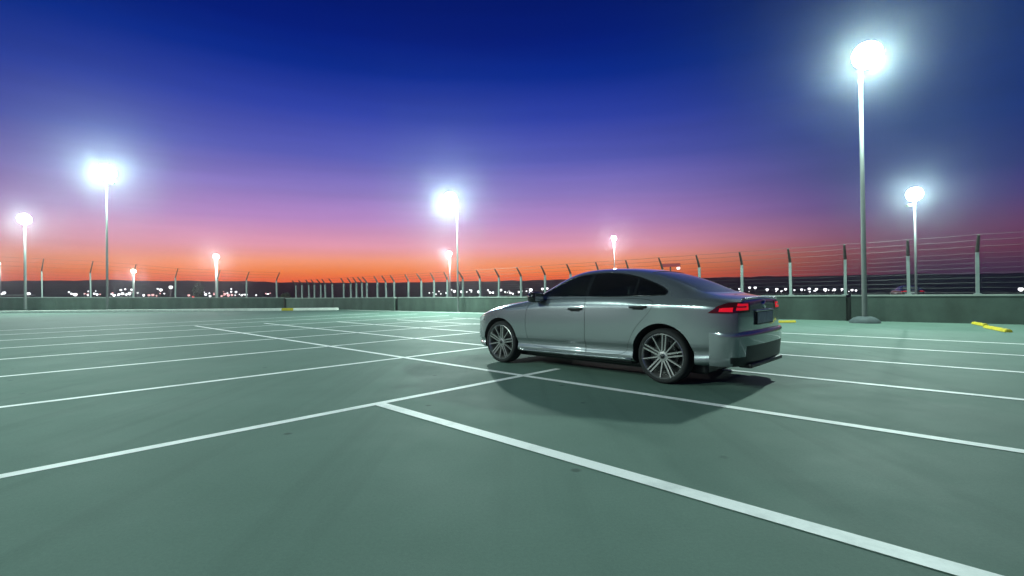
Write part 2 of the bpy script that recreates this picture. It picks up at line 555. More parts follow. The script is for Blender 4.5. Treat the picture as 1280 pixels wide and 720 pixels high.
def wall_run(P, D, NRM, segs, thick, mw, mc, name):
    """segs: list of (s0, s1, z0, z1) panels along the run; returns the wall object"""
    root = empty(name, P)
    bm = bmesh.new(); bc = bmesh.new(); bj = bmesh.new()
    for n, (s0, s1, za, zb) in enumerate(segs):
        a = D * s0; b = D * s1
        q = [a, b, b + NRM * thick, a + NRM * thick]
        zt = [za, zb, zb, za]
        lo = [bm.verts.new((c.x, c.y, -0.4 if k > 1 else 0.0)) for k, c in enumerate(q)]
        hi = [bm.verts.new((c.x, c.y, z - 0.05)) for c, z in zip(q, zt)]
        for i in range(4): bm.faces.new((lo[i], lo[(i + 1) % 4], hi[(i + 1) % 4], hi[i]))
        bm.faces.new(hi); bm.faces.new(lo)
        o = 0.012
        q = [a - NRM * o, b - NRM * o, b + NRM * (thick + o), a + NRM * (thick + o)]
        lo = [bc.verts.new((c.x, c.y, z - 0.05)) for c, z in zip(q, zt)]
        hi = [bc.verts.new((c.x, c.y, z)) for c, z in zip(q, zt)]
        for i in range(4): bc.faces.new((lo[i], lo[(i + 1) % 4], hi[(i + 1) % 4], hi[i]))
        bc.faces.new(hi); bc.faces.new(lo)
        if n + 1 < len(segs):
            s2 = segs[n + 1][0]
            a, b = D * (s1 - 0.01) + NRM * 0.09, D * (s2 + 0.01) + NRM * 0.09
            q = [a, b, b + NRM * 0.06, a + NRM * 0.06]
            lo = [bj.verts.new((c.x, c.y, 0)) for c in q]
            hi = [bj.verts.new((c.x, c.y, zb - 0.09)) for c in q]
            for i in range(4): bj.faces.new((lo[i], lo[(i + 1) % 4], hi[(i + 1) % 4], hi[i]))
            bj.faces.new(hi); bj.faces.new(lo)
    build('concrete_panel', bm, mw, root)
    build('coping', bc, mc, root)
    if len(segs) > 1: build('joint', bj, MT['joint'], root)
    return root


def hit_run(P, D, x):
    """distance along a wall run at which the photo's column x meets it"""
    d = ray(x, 370)
    # P + D s = d t  (plan)
    det = D.x * (-d.y) + d.x * D.y
    s = ((0 - P.x) * (-d.y) + d.x * (0 - P.y)) / det
    return s


S_A = hit_run(CORNER, WDIR, 495)
S_B = hit_run(CORNER, WDIR, 1060.5)
hz = lambda s: 0.83 + 0.05 * min(1, s / 40)
segs = []
cuts = [0.0]
s = 0
joints = [(S_A, 0.34), (S_B, 0.16)]
edges = [(-0.2, S_A - 0.17), (S_A + 0.17, S_B - 0.07), (S_B + 0.07, 98)]
for e0, e1 in edges:
    n = max(1, round((e1 - e0) / 6.5))
    for k in range(n):
        a = e0 + (e1 - e0) * k / n + (0.008 if k else 0); b = e0 + (e1 - e0) * (k + 1) / n - (0.008 if k < n - 1 else 0)
        segs.append((a, b, hz(a), hz(b)))
rw = wall_run(CORNER, WDIR, WNORM, segs, 0.22, MT['wall'], MT['coping'], 'parapet_wall')
tag(rw, 'low green concrete parapet wall running behind the silver car to the right edge', 'wall')
LL = (LEFT_END - CORNER).length
segs = []
n = 9
for k in range(n):
    a, b = LL * k / n + (0.25 if k == 0 else 0.008), LL * (k + 1) / n - 0.008
    f = lambda t: 0.86 + 0.36 * min(1, t / 28)
    segs.append((a, b, f(a), f(b)))
lw = wall_run(CORNER, LDIR, LNORM, segs, 0.22, MT['wall'], MT['coping'], 'parapet_wall')
tag(lw, 'low green concrete parapet wall with white kerb in front, on the left side of the deck', 'wall')

# kerb before the left wall
def kerb(P, Q, h, w):
    d = (Q - P).normalized(); nn = Vector((-d.y, d.x, 0))
    L_ = (Q - P).length
    root = empty('kerb', P, math.atan2(d.y, d.x))
    bm = bmesh.new()
    n = int(L_ / 2.0)
    ys = yellow_at
    for k in range(n):
        a, b = L_ * k / n + 0.004, L_ * (k + 1) / n - 0.004
        if a > ys[0] - 2 and b < ys[1] + 2 and False: continue
        bx(bm, ((a + b) / 2, 0, h / 2), (b - a, w, h), bev=0.02)
    build('kerb_stone', bm, MT['kerb'], root)
    bm = bmesh.new()
    bx(bm, ((ys[0] + ys[1]) / 2, 0, h / 2 + 0.002), (ys[1] - ys[0], w + 0.008, h + 0.004), bev=0.02)
    build('yellow_band', bm, MT['yellow'], root)
    return root


kp, kq = Vector((-11.9, 33.6, 0)), Vector((-60, 38.5, 0))
kd = (kq - kp).normalized()
yellow_at = (hit_run(kp, kd, 368), hit_run(kp, kd, 353))
tag(kerb(kp, kq, 0.17, 0.3), 'long white concrete kerb with a short yellow band, before the left wall', 'kerb')


# yellow wheel stops
def wheel_stop(P, Q, label, w=0.14, h=0.075):
    d = Q - P
    o = empty('wheel_stop', (P + Q) / 2, math.atan2(d.y, d.x))
    L_ = d.length
    bm = bmesh.new()
    prism(bm, [(-w / 2, 0.003), (w / 2, 0.003), (w / 2 - 0.03, h), (-w / 2 + 0.03, h)], 'x', -L_ / 2, L_ / 2)
    bmesh.ops.bevel(bm, geom=list(bm.edges), offset=0.012, segments=2, affect='EDGES')
    build('rubber_block', bm, MT['yellow'], o)
    for sx in (-0.3, 0.3):
        b2 = bmesh.new()
        lathe(b2, [(0, h + 0.006), (0.022, h + 0.006), (0.024, h - 0.01)], 12, off=(sx * L_, 0, 0))
        build('anchor_bolt', b2, MT['galv'], o)
    tag(o, label, 'wheel stop', 'yellow wheel stops on the deck')
    return o


a = ground(994, 403.2); d = (ground(968, 403.6) - a).normalized()
wheel_stop(a, a + d * 1.7, 'yellow wheel stop at the wall foot just right of the car boot')
wheel_stop(ground(1217.5, 405.2), ground(1232.5, 408.2), 'shorter yellow wheel stop against the right wall')
wheel_stop(ground(1233, 410.0), ground(1261, 415.6), 'longer yellow wheel stop lying nearer, end to end with the shorter one', w=0.16)


# ------------------------------------------------------------------ fences on the walls
def fence(name, label, posts, wires_to, lean):
    """posts: list of (foot Vector, z_mid, z_top)"""
    root = empty(name, posts[0][0])
    o0 = posts[0][0]
    ang = math.atan2(WDIR.y, WDIR.x)
    first = None
    for foot, zm, zt in posts:
        p = foot - o0
        bm = bmesh.new()
        tl = Vector((random.gauss(0, .008), random.gauss(0, .008), 0))
        mt = Matrix.Translation(p) @ Matrix.Shear('XY', 4, (tl.x, tl.y)) @ Matrix.Rotation(ang, 4, 'Z')
        bx(bm, (0, 0, (zm - foot.z) / 2), (0.085, 0.085, zm - foot.z), mt)
        bx(bm, (0, 0, 0.012), (0.17, 0.15, 0.024), mt)
        po = build('post', bm, MT['galv'], root)
        ab = bmesh.new()
        q = p + Vector((0, 0, zm - foot.z))
        q += tl * (zm - foot.z)
        tip = p + tl * (zt - foot.z) + Vector((lean.x, lean.y, 0)) * random.uniform(.8, 1.15) * (zt - zm) + Vector((0, 0, zt - foot.z))
        tube(ab, [q - Vector((0, 0, 0.06)), q + Vector((0, 0, 0.03)), q.lerp(tip, 0.45) + Vector((0, 0, 0.03)), tip], [0.046, 0.05, 0.042, 0.034], 6)
        build('barb_arm', ab, MT['arm'], po)
    bm = bmesh.new()
    def strand(fn, r):
        pts = []
        for k, (foot, zm, zt) in enumerate(posts):
            pts.append(fn(foot, zm, zt))
        fine = []
        for a, b in zip(pts, pts[1:]):
            fine += [a, a.lerp(b, 0.5) - Vector((0, 0, 0.012))]
        fine.append(pts[-1])
        tube(bm, fine, r, 4)
    for k in range(9):
        strand(lambda f, zm, zt: f - o0 + Vector((0, 0, 0.06 + (zm - f.z - 0.08) * k / 8)), 0.0032)
    build('line_wire', bm, MT['wire'], root)
    bm = bmesh.new()
    for t in (0.3, 0.65, 0.97):
        strand(lambda f, zm, zt: f - o0 + Vector((lean.x, lean.y, 0)) * (zt - zm) * t + Vector((0, 0, zm - f.z + (zt - zm) * t + 0.03)), 0.005)
    build('barbed_wire', bm, MT['wire'], root)
    tag(root, label, 'fence')
    return root


PX = [1222.7, 1136, 1056.5, 988, 927, 873.7, 827.5, 785, 747.5, 712.5, 680, 650, 622, 598.7, 577, 557.5, 541, 525, 509, 491, 481, 470, 457, 451, 444,
      437, 428, 414, 405, 399.5, 391.5, 384.7, 376, 368.5]
posts = []
s0 = hit_run(CORNER, WDIR, PX[0])
for e in (4.9, 3.25, 1.62):       # beyond the right edge
    posts.append(s0 + e)
posts += [hit_run(CORNER, WDIR, x) for x in PX]
P_ = []
for s in posts:
    t = min(1, max(0, s / 42))
    f = CORNER + WDIR * s + WNORM * 0.11
    f.z = hz(s)
    zt = 2.2 + 0.46 * t ** 2.0
    P_.append((f, zt - 0.38 - 0.12 * t, zt))
fence('fence', 'long wire fence on inward-leaning posts along the wall behind the car', P_, None, -WNORM * 0.75)
P_ = []
for x, yt in [(345, 341), (307, 340), (270.5, 338), (218, 336), (165, 331), (112, 327), (51, 324), (-12, 321)]:
    s = hit_run(CORNER, LDIR, x)
    f = CORNER + LDIR * s + LNORM * 0.11
    f.z = 0.86 + 0.36 * min(1, s / 28)
    top = at(x, yt, f.y).z
    P_.append((f, f.z + (top - f.z) * 0.68, top))
fence('fence', 'taller wire fence with widely spaced posts on the left wall', P_, None, Vector((0.55, -0.35, 0)))


# ------------------------------------------------------------------ lamps
def flood(bm_h, bm_l, c, yaw, rad):
    """round drum floodlight, tilted down, facing -y before the turn by yaw"""
    m = Matrix.Translation(c) @ Matrix.Rotation(yaw, 4, 'Z') @ Matrix.Rotation(R(28), 4, 'X')
    n0 = len(bm_h.verts)
    rg = lathe(bm_h, [(rad * 1.0, -0.012), (rad * 1.06, -0.012), (rad * 1.06, 0.03), (rad * 0.95, 0.06), (rad * 0.7, 0.15), (rad * 0.3, 0.19), (0.01, 0.195)], 24, 'y')
    bm_h.verts.ensure_lookup_table()
    bmesh.ops.transform(bm_h, matrix=m, verts=bm_h.verts[n0:])
    lathe(bm_l, [(0.005, -0.05), (rad * 0.5, -0.04), (rad * 0.85, -0.02), (rad * 1.0, 0.0)], 24, 'y')
    bmesh.ops.transform(bm_l, matrix=m, verts=bm_l.verts[:])


def lamp(foot, top_z, label, energy=0.0, r=0.09, heads=4, yaw=0.0, plinth=True, hs=1.0, lens='lens', shift=0.0, bracket=False, group='floodlight poles round the parking deck', light_h=0.0):
    root = empty('lamp_post', foot)
    H = top_z - foot.z
    bm = bmesh.new()
    tube(bm, [(0, 0, 0.0), (0, 0, 0.25), (0, 0, H * 0.5), (0, 0, H - 0.12)], [r, r, r * 0.85, r * 0.66], 14)
    lathe(bm, [(r * 1.7, 0.02), (r * 1.7, 0.05), (r * 1.02, 0.06)], 14)
    build('pole', bm, MT['pole'], root, True)
    if plinth:
        bm = bmesh.new()
        lathe(bm, [(0.0, 0.2), (0.2, 0.2), (0.3, 0.16), (0.41, 0.07), (0.42, 0.0)], 28)
        build('plinth', bm, MT['plinth'], root, True)
    bm = bmesh.new()
    tube(bm, [(0, 0, H - 0.95), (0, 0, H - 0.80)], r * 0.98, 14); build('collar', bm, MT['housing'], root)
    bm = bmesh.new()
    ca, sa = math.cos(yaw), math.sin(yaw)
    wide = 0.3 * hs
    tube(bm, [(shift - wide * ca, -wide * sa, H - 0.1), (shift + wide * ca, wide * sa, H - 0.1)], 0.045, 8)
    build('crossarm', bm, MT['housing'], root)
    bm = bmesh.new(); tube(bm, [(0, 0, H - 0.2), (shift, 0, H - 0.06)], 0.05, 8); build('neck', bm, MT['housing'], root)
    if bracket:
        bm = bmesh.new()
        tube(bm, [(0, 0, H - 0.72), (0.2 * bracket, -0.1, H - 0.86), (0.5 * bracket, -0.16, H - 0.98)], 0.04, 8)
        bx(bm, (0.55 * bracket, -0.2, H - 1.0), (0.42, 0.26, 0.16), bev=0.03)
        build('side_unit', bm, MT['pole'], root)
    rad = (0.40 if heads > 2 else 0.29) * hs
    bh, bl = bmesh.new(), bmesh.new()
    flood(bh, bl, Vector((shift + 0.12 * sa, -0.12 * ca, H - 0.1)), yaw, rad)
    fl = build('floodlight', bh, MT['housing'], root, True)
    build('lens', bl, MT[lens], fl, True)
    if energy:
        ld = bpy.data.lights.new('lamp_light', 'POINT')
        ld.energy = energy
        ld.shadow_soft_size = 0.24
        ld.color = LAMP_COL if lens == 'lens' else (1.0, 0.95, 0.9)
        lo = bpy.data.objects.new('lamp_light', ld)
        COL.objects.link(lo); lo.parent = root
        lo.location = (shift + 0.6 * sa, -0.6 * ca, H - 0.28 + light_h)
    tag(root, label, 'lamp post', group)
    return root


LAMP_COL = (0.73, 1.0, 0.88)
GAIN = 0.143


def lamp_at(px, top, depth, base_y=None, floor=0.0, **k):
    t = at(px, top, depth)
    f = Vector((t.x, t.y, floor))
    return lamp(f, t.z + 0.1, **k)


P = ground(1081, 403.5)
t = at(1080, 71, P.y)
lamp(P, t.z + 0.1, 'tallest floodlight pole on a round plinth, right of the car', 39000 * GAIN, 0.075, 4, R(-35), shift=0.22, hs=1.0, light_h=-0.15)
lamp_at(133, 216, 39.2, label='tall floodlight pole at the left wall with a small side unit under its head', energy=68000 * GAIN, r=0.09, heads=4, yaw=R(30), hs=1.6, plinth=False, bracket=1)
lamp_at(31, 274, 39.4, label='shorter floodlight pole at the left wall, left of the taller one', energy=18000 * GAIN, r=0.1, heads=2, yaw=R(30), hs=1.5, plinth=False)
lamp_at(571, 249, 27.3, label='slender floodlight pole at the wall above the car bonnet, head left of its pole', energy=42000 * GAIN, r=0.05, heads=2, yaw=R(-5), hs=1.25, plinth=False, shift=-0.34, light_h=-0.12)
lamp_at(1143, 243, 38, floor=LOW, label='floodlight pole with a side unit standing beyond the right wall', energy=34000 * GAIN, r=0.1, heads=4, yaw=R(-35), hs=1.3, plinth=False, bracket=-1)
FAR = 'far lamp posts beyond the walls'
lamp_at(562, 317, 62, floor=LOW, label='far lamp low beside the slender pole above the car bonnet', energy=16000 * GAIN, r=0.09, heads=2, yaw=R(-15), hs=1.0, plinth=False, group=FAR, lens='lens_warm', light_h=-0.25)
lamp_at(767.5, 298, 58, floor=LOW, label='far lamp shining over the middle of the car roof', energy=14000 * GAIN, r=0.07, heads=2, yaw=R(-15), hs=0.95, plinth=False, group=FAR, lens='lens_warm', light_h=-0.25)
lamp_at(270.5, 321, 56, floor=LOW, label='far lamp on a stout pole, brighter of the two right of the tall left pole', energy=14000 * GAIN, r=0.2, heads=2, yaw=R(15), hs=1.0, plinth=False, group=FAR, lens='lens_warm', light_h=-0.25)
lamp_at(167.5, 339, 66, floor=LOW, label='low far lamp just right of the tall left floodlight pole', energy=9000 * GAIN, r=0.07, heads=2, yaw=R(15), hs=0.9, plinth=False, group=FAR, lens='lens_warm', light_h=-0.25)
lamp_at(0, 328, 60, floor=LOW, label='far lamp cut by the left edge of the photo', energy=9000 * GAIN, r=0.08, heads=2, yaw=R(-30), hs=1.0, plinth=False, group=FAR, lens='lens_warm', light_h=-0.25)
# the same poles out of frame, whose light fills the near deck and shows in the doors
lamp(Vector((-17, 1.5, 0)), 10.5, 'floodlight pole left of the view, lighting the car doors', 43000 * GAIN, 0.1, 4, R(90))
lamp(Vector((-17, -6, 0)), 10.5, 'floodlight pole behind the camera on its left', 43000 * GAIN, 0.1, 4, R(120))
lamp(Vector((-57, -1.5, 0)), 9.0, 'floodlight pole far out on the deck to the left of the view', 11000 * GAIN, 0.1, 4, R(90))
lamp(Vector((-46, -9, 0)), 9.0, 'floodlight pole far out on the deck, behind on the left', 9000 * GAIN, 0.1, 4, R(100))


# ------------------------------------------------------------------ far city
def ridge(name, pts, depth, thick):
    """dark hills: profile of (bearing deg, height) at a distance"""
    bm = bmesh.new()
    front, top, back = [], [], []
    for azd, h in pts:
        a_ = R(azd); d = Vector((math.sin(a_), math.cos(a_), 0))
        f = d * depth; t = d * (depth + thick * 0.5); b = d * (depth + thick)
        front.append(bm.verts.new((f.x, f.y, LOW - 0.5))); top.append(bm.verts.new((t.x, t.y, h))); back.append(bm.verts.new((b.x, b.y, LOW - 0.5)))
    for i in range(len(pts) - 1):
        bm.faces.new((front[i], front[i + 1], top[i + 1], top[i]))
        bm.faces.new((top[i], top[i + 1], back[i + 1], back[i]))
    tag(build(name, bm, MT['hill'], None, True), kind='structure')


rp = []
n = 180
for i in range(n + 1):
    azd = -75 + 150 * i / n
    x = 640 + 615 * math.tan(R(max(-60, min(60, azd))))
    hp = np.interp(x, [-200, 0, 150, 300, 420, 500, 600, 850, 1000, 1100, 1280, 1500], [21, 21, 20, 16.5, 13, 12.5, 13, 14, 14, 15, 14.5, 15])
    h = EYE + hp / 615 * 222 * math.cos(R(azd)) + 0.22 * math.sin(i * 0.7) * math.sin(i * 0.23 + 1) + random.uniform(-0.15, 0.15)
    rp.append((azd, h))
ridge('hills', rp, 205, 34)

# low building at the left edge
P = at(10, 368, 75)
bd = empty('low_building', (P.x, P.y, LOW), R(38))
bm = bmesh.new(); bx(bm, (0, 0, 2.7), (5.2, 4.0, 5.4)); build('wall', bm, MT['facade'], bd)
bm = bmesh.new(); bx(bm, (0, 0, 5.5), (5.6, 4.4, 0.16)); build('roof', bm, MT['coping'], bd)
for k in range(3):
    bm = bmesh.new(); bx(bm, (-1.6 + 1.6 * k, -2.02, 4.6), (0.8, 0.06, 0.6)); build('window', bm, MT['pane'], bd)
tag(bd, 'low flat-roofed building beyond the wall at the left edge', 'building')


# lamps of the far city
def city_lamp(px, py, depth, rad_px, label, m='city', tall=False):
    p = at(px, py, depth)
    r = rad_px * 0.82 * depth / 615
    root = empty('street_lamp', (p.x, p.y, LOW))
    H = p.z - LOW
    bm = bmesh.new()
    tube(bm, [(0, 0, 0), (0, 0, H - r * 0.8)], [0.09, 0.06], 6)
    build('pole', bm, MT['arm'], root)
    bm = bmesh.new()
    lathe(bm, [(0.001, H + r), (r * 0.6, H + r * 0.82), (r, H + r * 0.2), (r * 0.95, H - r * 0.3), (r * 0.5, H - r * 0.85), (0.07, H - r)], 10)
    build('lamp_globe', bm, MT[m], root, True)
    bm = bmesh.new()
    lathe(bm, [(0.001, H + r * 1.25), (r * 0.5, H + r * 1.12), (r * 1.05, H + r * 0.7)], 10)
    build('lamp_cap', bm, MT['arm'], root, True)
    return tag(root, label, 'street lamp', 'small lamps of the far town')


LBL_R = 'small white street lamp in the even row seen over the right wall'
LBL_L = 'small white street lamp among the town lights over the left wall'
LBL_C = 'small white street lamp of the town seen between the middle fence posts'
LBL_P = 'small rosy street lamp among the town lights over the left wall'
for px, py, r in [(913, 361, 1.1), (924, 361, 1.3), (937, 359.5, 1.8), (944, 359.5, 2.0), (959, 362, 2.1), (971, 361.5, 2.1), (976.5, 364, 1.1), (982, 361.5, 1.9), (993, 362.5, 1.3),
                  (1002, 362, 1.8), (1011.5, 361, 1.9), (1012, 364.5, 1.4), (1020.5, 361.5, 2.0), (1031.5, 362, 2.5), (1043, 362, 2.1), (1052.5, 361.5, 1.7), (1065, 362.5, 1.8), (1070, 363, 1.5)]:
    city_lamp(px, py, random.uniform(85, 105), r, LBL_R)
for px, py, r in [(0.5, 368, 2.6), (5, 366, 2.2), (86, 365, 1.2), (89, 367, 1.4), (94, 368, 2.6), (118, 367, 1.6), (121, 368, 1.8), (142.5, 369, 2.0), (148.5, 368, 1.7), (151, 362.5, 1.4), (153, 367, 2.0),
                  (156.5, 361.5, 1.2), (157.5, 368, 1.9), (162, 366.5, 2.0), (164.5, 362, 1.5), (172, 366, 1.1), (179.5, 369, 1.7), (197, 361, 1.2), (201, 362.3, 2.2),
                  (257, 368, 1.8), (262.5, 370, 1.6), (289, 361, 1.1), (289, 364.5, 1.3), (295, 365, 1.6), (302, 369, 1.3), (308, 368.5, 1.6)]:
    city_lamp(px, py, random.uniform(85, 105), r, LBL_L)
city_lamp(35, 367.5, 80, 3.1, 'biggest white street lamp right of the shorter left floodlight pole')
city_lamp(213.5, 359, 70, 2.6, 'pale lantern beside the dark-tipped post, highest of the left town lights')
for px, py, r in [(186, 369, 1.6), (191, 368.5, 1.9), (196, 369.5, 1.3), (236, 369, 1.8), (277, 370, 1.5), (281, 367.5, 1.9), (285.5, 369, 2.1), (290, 368.5, 1.7), (106, 367, 1.1)]:
    city_lamp(px, py, random.uniform(85, 105), r, LBL_P, 'city_pink')
city_lamp(241.5, 371, 84, 1.5, 'small red lamp low on the left wall top, beside a dark bush', 'city_red')
for px, py, r in [(558, 366, 1.6), (568, 364, 2.2), (577, 364.5, 2.0), (589, 363, 1.5), (598.3, 364.6, 2.2), (610, 363, 1.4), (612.5, 365.5, 1.6), (626, 362.5, 2.0), (638, 366, 1.6), (641, 367, 1.5), (648.5, 365, 1.5),
                  (678, 361, 1.9), (684, 360.5, 1.8), (545, 367.5, 1.0), (551, 367.3, 1.0)]:
    city_lamp(px, py, random.uniform(80, 100), r, LBL_C)
city_lamp(663.5, 362.3, 82, 2.6, 'round bright street lamp just above the car bonnet')
city_lamp(1276, 361.5, 60, 3.2, 'white lamp behind the wall at the right edge')


rnd = random.Random(4)
for k in range(46):
    px = rnd.choice([rnd.uniform(84, 130), rnd.uniform(136, 212), rnd.uniform(250, 340), rnd.uniform(255, 312)])
    city_lamp(px, 369.2 - abs(rnd.gauss(0, 2.2)), rnd.uniform(88, 112), rnd.uniform(0.7, 1.25), *((LBL_P, 'city_pink') if rnd.random() < .35 else (LBL_L, 'city')))
for k in range(26):
    city_lamp(rnd.uniform(535, 692), 366.4 - abs(rnd.gauss(0, 2.0)), rnd.uniform(88, 112), rnd.uniform(0.7, 1.15), LBL_C)
for k in range(16):
    city_lamp(rnd.uniform(905, 1075), 364.6 - abs(rnd.gauss(0, 1.2)), rnd.uniform(98, 118), rnd.uniform(0.6, 0.9), LBL_R)


# red sign glimpsed over the car roof
P = at(838, 331.5, 62)
sg = empty('roadside_sign', (P.x, P.y, LOW), R(-30))
H = P.z - LOW
bm = bmesh.new(); tube(bm, [(0, 0, 0), (0, 0, H - 0.2)], 0.09, 8); build('post', bm, MT['arm'], sg)
bm = bmesh.new(); bx(bm, (0, 0, H), (2.4, 0.16, 0.42), bev=0.02); build('board', bm, MT['redboard'], sg)
bm = bmesh.new(); bx(bm, (1.0, -0.16, H - 0.42), (0.36, 0.16, 0.26), bev=0.03); build('lamp', bm, MT['city'], sg)
tag(sg, 'dark red roadside sign with a white lamp, just above the car roof', 'sign')


# dark bushes showing over the left wall
def bush(px, py, depth, wpx, hpx, label):
    p = at(px, py, depth)
    root = empty('bush', (p.x, p.y, LOW))
    H = p.z - LOW; w = wpx * depth / 615 / 2; h = hpx * depth / 615 / 2
    rnd = random.Random(int(px))
    bm = bmesh.new()
    tube(bm, [(0, 0, 0), (0.05, 0, H * 0.6), (0, 0.05, H)], [0.08, 0.06, 0.02], 6)
    build('stem', bm, MT['arm'], root)
    bm = bmesh.new()
    for k in range(420):
        d = Vector((rnd.gauss(0, 1), rnd.gauss(0, 1), rnd.gauss(0, 1))).normalized() * rnd.uniform(0.45, 1.0) ** 0.5
        c = Vector((d.x * w, d.y * w, H + d.z * h))
        s = 0.09
        q = [Vector((rnd.uniform(-s, s), rnd.uniform(-s, s), rnd.uniform(-s, s))) for _ in range(3)]
        bm.faces.new([bm.verts.new(c + v) for v in q])
    build('crown', bm, MT['leaf'], root)
    tag(root, label, 'bush')


bush(247.5, 364, 50, 13, 22, 'dark bush standing over the left wall, left of the stout far pole')
bush(357, 371, 44, 12, 10, 'low dark bush at the corner where the two walls meet')

# ------------------------------------------------------------------ the car
def pchip(xs, ys):
    xs = np.array(xs, float); ys = np.array(ys, float)
    h = np.diff(xs); d = np.diff(ys) / h
    m = np.zeros(len(xs))
    for i in range(1, len(xs) - 1):
        if d[i - 1] * d[i] > 0:
            w1, w2 = 2 * h[i] + h[i - 1], h[i] + 2 * h[i - 1]
            m[i] = (w1 + w2) / (w1 / d[i - 1] + w2 / d[i])
    m[0], m[-1] = d[0], d[-1]

    def f(x):
        x = min(max(x, xs[0]), xs[-1])
        i = min(max(int(np.searchsorted(xs, x)) - 1, 0), len(xs) - 2)
        t = (x - xs[i]) / h[i]
        return ((1 + 2 * t) * (1 - t) ** 2 * ys[i] + t * (1 - t) ** 2 * h[i] * m[i] + t * t * (3 - 2 * t) * ys[i + 1] + t * t * (t - 1) * h[i] * m[i + 1])
    return f


def curve(*kv):
    return pchip([k for k, v in kv], [v for k, v in kv])


zb = curve((-.93, .36), (-.8, .29), (-.5, .245), (0, .22), (2.8, .2), (3.3, .2), (3.5, .23), (3.58, .32))
Wd = curve((-.93, .72), (-.86, .795), (-.72, .848), (-.4, .886), (0, .902), (.6, .888), (1.4, .884), (2.3, .89), (2.8, .9), (3.1, .876), (3.35, .80), (3.5, .68), (3.58, .54))
zsh = curve((-.93, .90), (-.6, .945), (0, .955), (1, .94), (2.2, .905), (2.8, .86), (3.2, .78), (3.5, .66), (3.58, .59))
z8 = curve((-.93, .99), (-.6, 1.035), (0, 1.06), (1, 1.05), (2.0, 1.025), (2.3, .985), (2.8, .925), (3.2, .845), (3.45, .735), (3.58, .64))
y8 = curve((-.93, .64), (-.7, .745), (-.4, .80), (0, .822), (1, .825), (2, .82), (2.4, .79), (2.8, .75), (3.2, .67), (3.5, .50), (3.58, .38))
z10 = curve((-.93, 1.022), (-.6, 1.068), (-.35, 1.128), (-.1, 1.24), (.3, 1.358), (.7, 1.408), (1.1, 1.417), (1.45, 1.385), (1.7, 1.292), (2.0, 1.128), (2.2, 1.032), (2.35, .998), (2.8, .95), (3.2, .87), (3.45, .76), (3.58, .655))
y10 = curve((-.93, .50), (-.6, .575), (-.35, .605), (0, .605), (.7, .59), (1.1, .585), (1.5, .59), (1.8, .635), (2.1, .685), (2.3, .66), (2.8, .55), (3.2, .48), (3.5, .38), (3.58, .30))
z12 = curve((-.93, 1.032), (-.75, 1.062), (-.50, 1.088), (-.3, 1.172), (0, 1.302), (.33, 1.402), (.7, 1.45), (1.1, 1.465), (1.4, 1.455), (1.68, 1.40), (2.0, 1.25), (2.3, 1.09), (2.47, 1.012), (2.56, .998), (2.9, .966), (3.2, .895), (3.45, .785), (3.58, .685))


def section(x, inset=0.0, zfloor=None):
    W = Wd(x); b = zb(x); zs = zsh(x)
    low = lambda t: b + (zs - b) * t
    k = [(0.0, b), (W - .2, b), (W - .085, b + .012), (W - .026, b + .055), (W - .022, b + .10), (W - .048, low(.24)), (W - .002, low(.34)), (W, low(.53)), (W - .004, low(.76)), (W - .014 + .012 * math.exp(-(x / .42) ** 2), zs),
         ((W - .014 + y8(x)) / 2 + .012, (zs + z8(x)) / 2), (y8(x), z8(x))]
    cab = max(0.0, z10(x) - z8(x))
    k.append(((y8(x) + y10(x)) / 2 + .06 * min(cab, .4), (z8(x) + z10(x)) / 2))
    k.append((y10(x), z10(x)))
    k.append((y10(x) * .62, z12(x) - .28 * (z12(x) - z10(x))))
    k.append((y10(x) * .3, z12(x) - .06 * (z12(x) - z10(x))))
    k.append((0.0, z12(x)))
    if inset:
        k2 = []
        for (y, z) in k:
            y = max(0.0, y - inset) if y > 0 else 0.0
            z = z - inset * (0.9 if z > z8(x) - .02 else 0.2)
            k2.append((y, max(z, zfloor)))
        k = k2
    return k


def loft(stations, inset=0.0, floors=None, caps=True, bulge=(0.0, 0.0)):
    bm = bmesh.new()
    rings = []
    for x in stations:
        half = section(x, inset, floors(x) if floors else None)
        ring = [bm.verts.new((x, y, z)) for y, z in half]
        ring += [bm.verts.new((x, -y, z)) for y, z in reversed(half[1:-1])]
        rings.append(ring)
    n = len(rings[0])
    for a, b in zip(rings, rings[1:]):
        for k in range(n):
            bm.faces.new((a[k], a[(k + 1) % n], b[(k + 1) % n], b[k]))
    for ring, s, bl in ((rings[0], -1, bulge[0]), (rings[-1], 1, bulge[1])):
        # cap strips between mirrored points, with a bulge at the middle
        m = n // 2
        L_ = [ring[0]] + ring[1:m]; Rr = [ring[0]] + [ring[n - k] for k in range(1, m)]
        top = ring[m]
        fr = [0.6, 0.2, -0.2, -0.6]
        rows = []
        for k in range(1, m):
            p = ring[k].co; w = p.y
            zc = (k - 1) / (m - 2)
            bb = bl * (4 * zc * (1 - zc)) ** 0.35 if 0 < zc < 1 else 0
            rows.append([ring[k]] + [bm.verts.new((p.x + s * bb * (1 - f * f), w * f, p.z)) for f in fr] + [ring[n - k]])
        for a, b in zip(rows, rows[1:]):
            for i in range(5): bm.faces.new((a[i], a[i + 1], b[i + 1], b[i]))
        r0, r1 = rows[0], rows[-1]
        bm.faces.new([ring[0]] + r0) if True else None
        bm.faces.new([top] + r1)
    bmesh.ops.recalc_face_normals(bm, faces=bm.faces)
    return bm


def ev(o):
    dg = bpy.context.evaluated_depsgraph_get()
    dg.update()
    return bpy.data.meshes.new_from_object(o.evaluated_get(dg))


def temp(bm):
    me = bpy.data.meshes.new('t')
    bmesh.ops.recalc_face_normals(bm, faces=bm.faces)
    bm.to_mesh(me); bm.free()
    o = bpy.data.objects.new('t', me); COL.objects.link(o)
    return o


def kill(o):
    bpy.data.objects.remove(o, do_unlink=True)


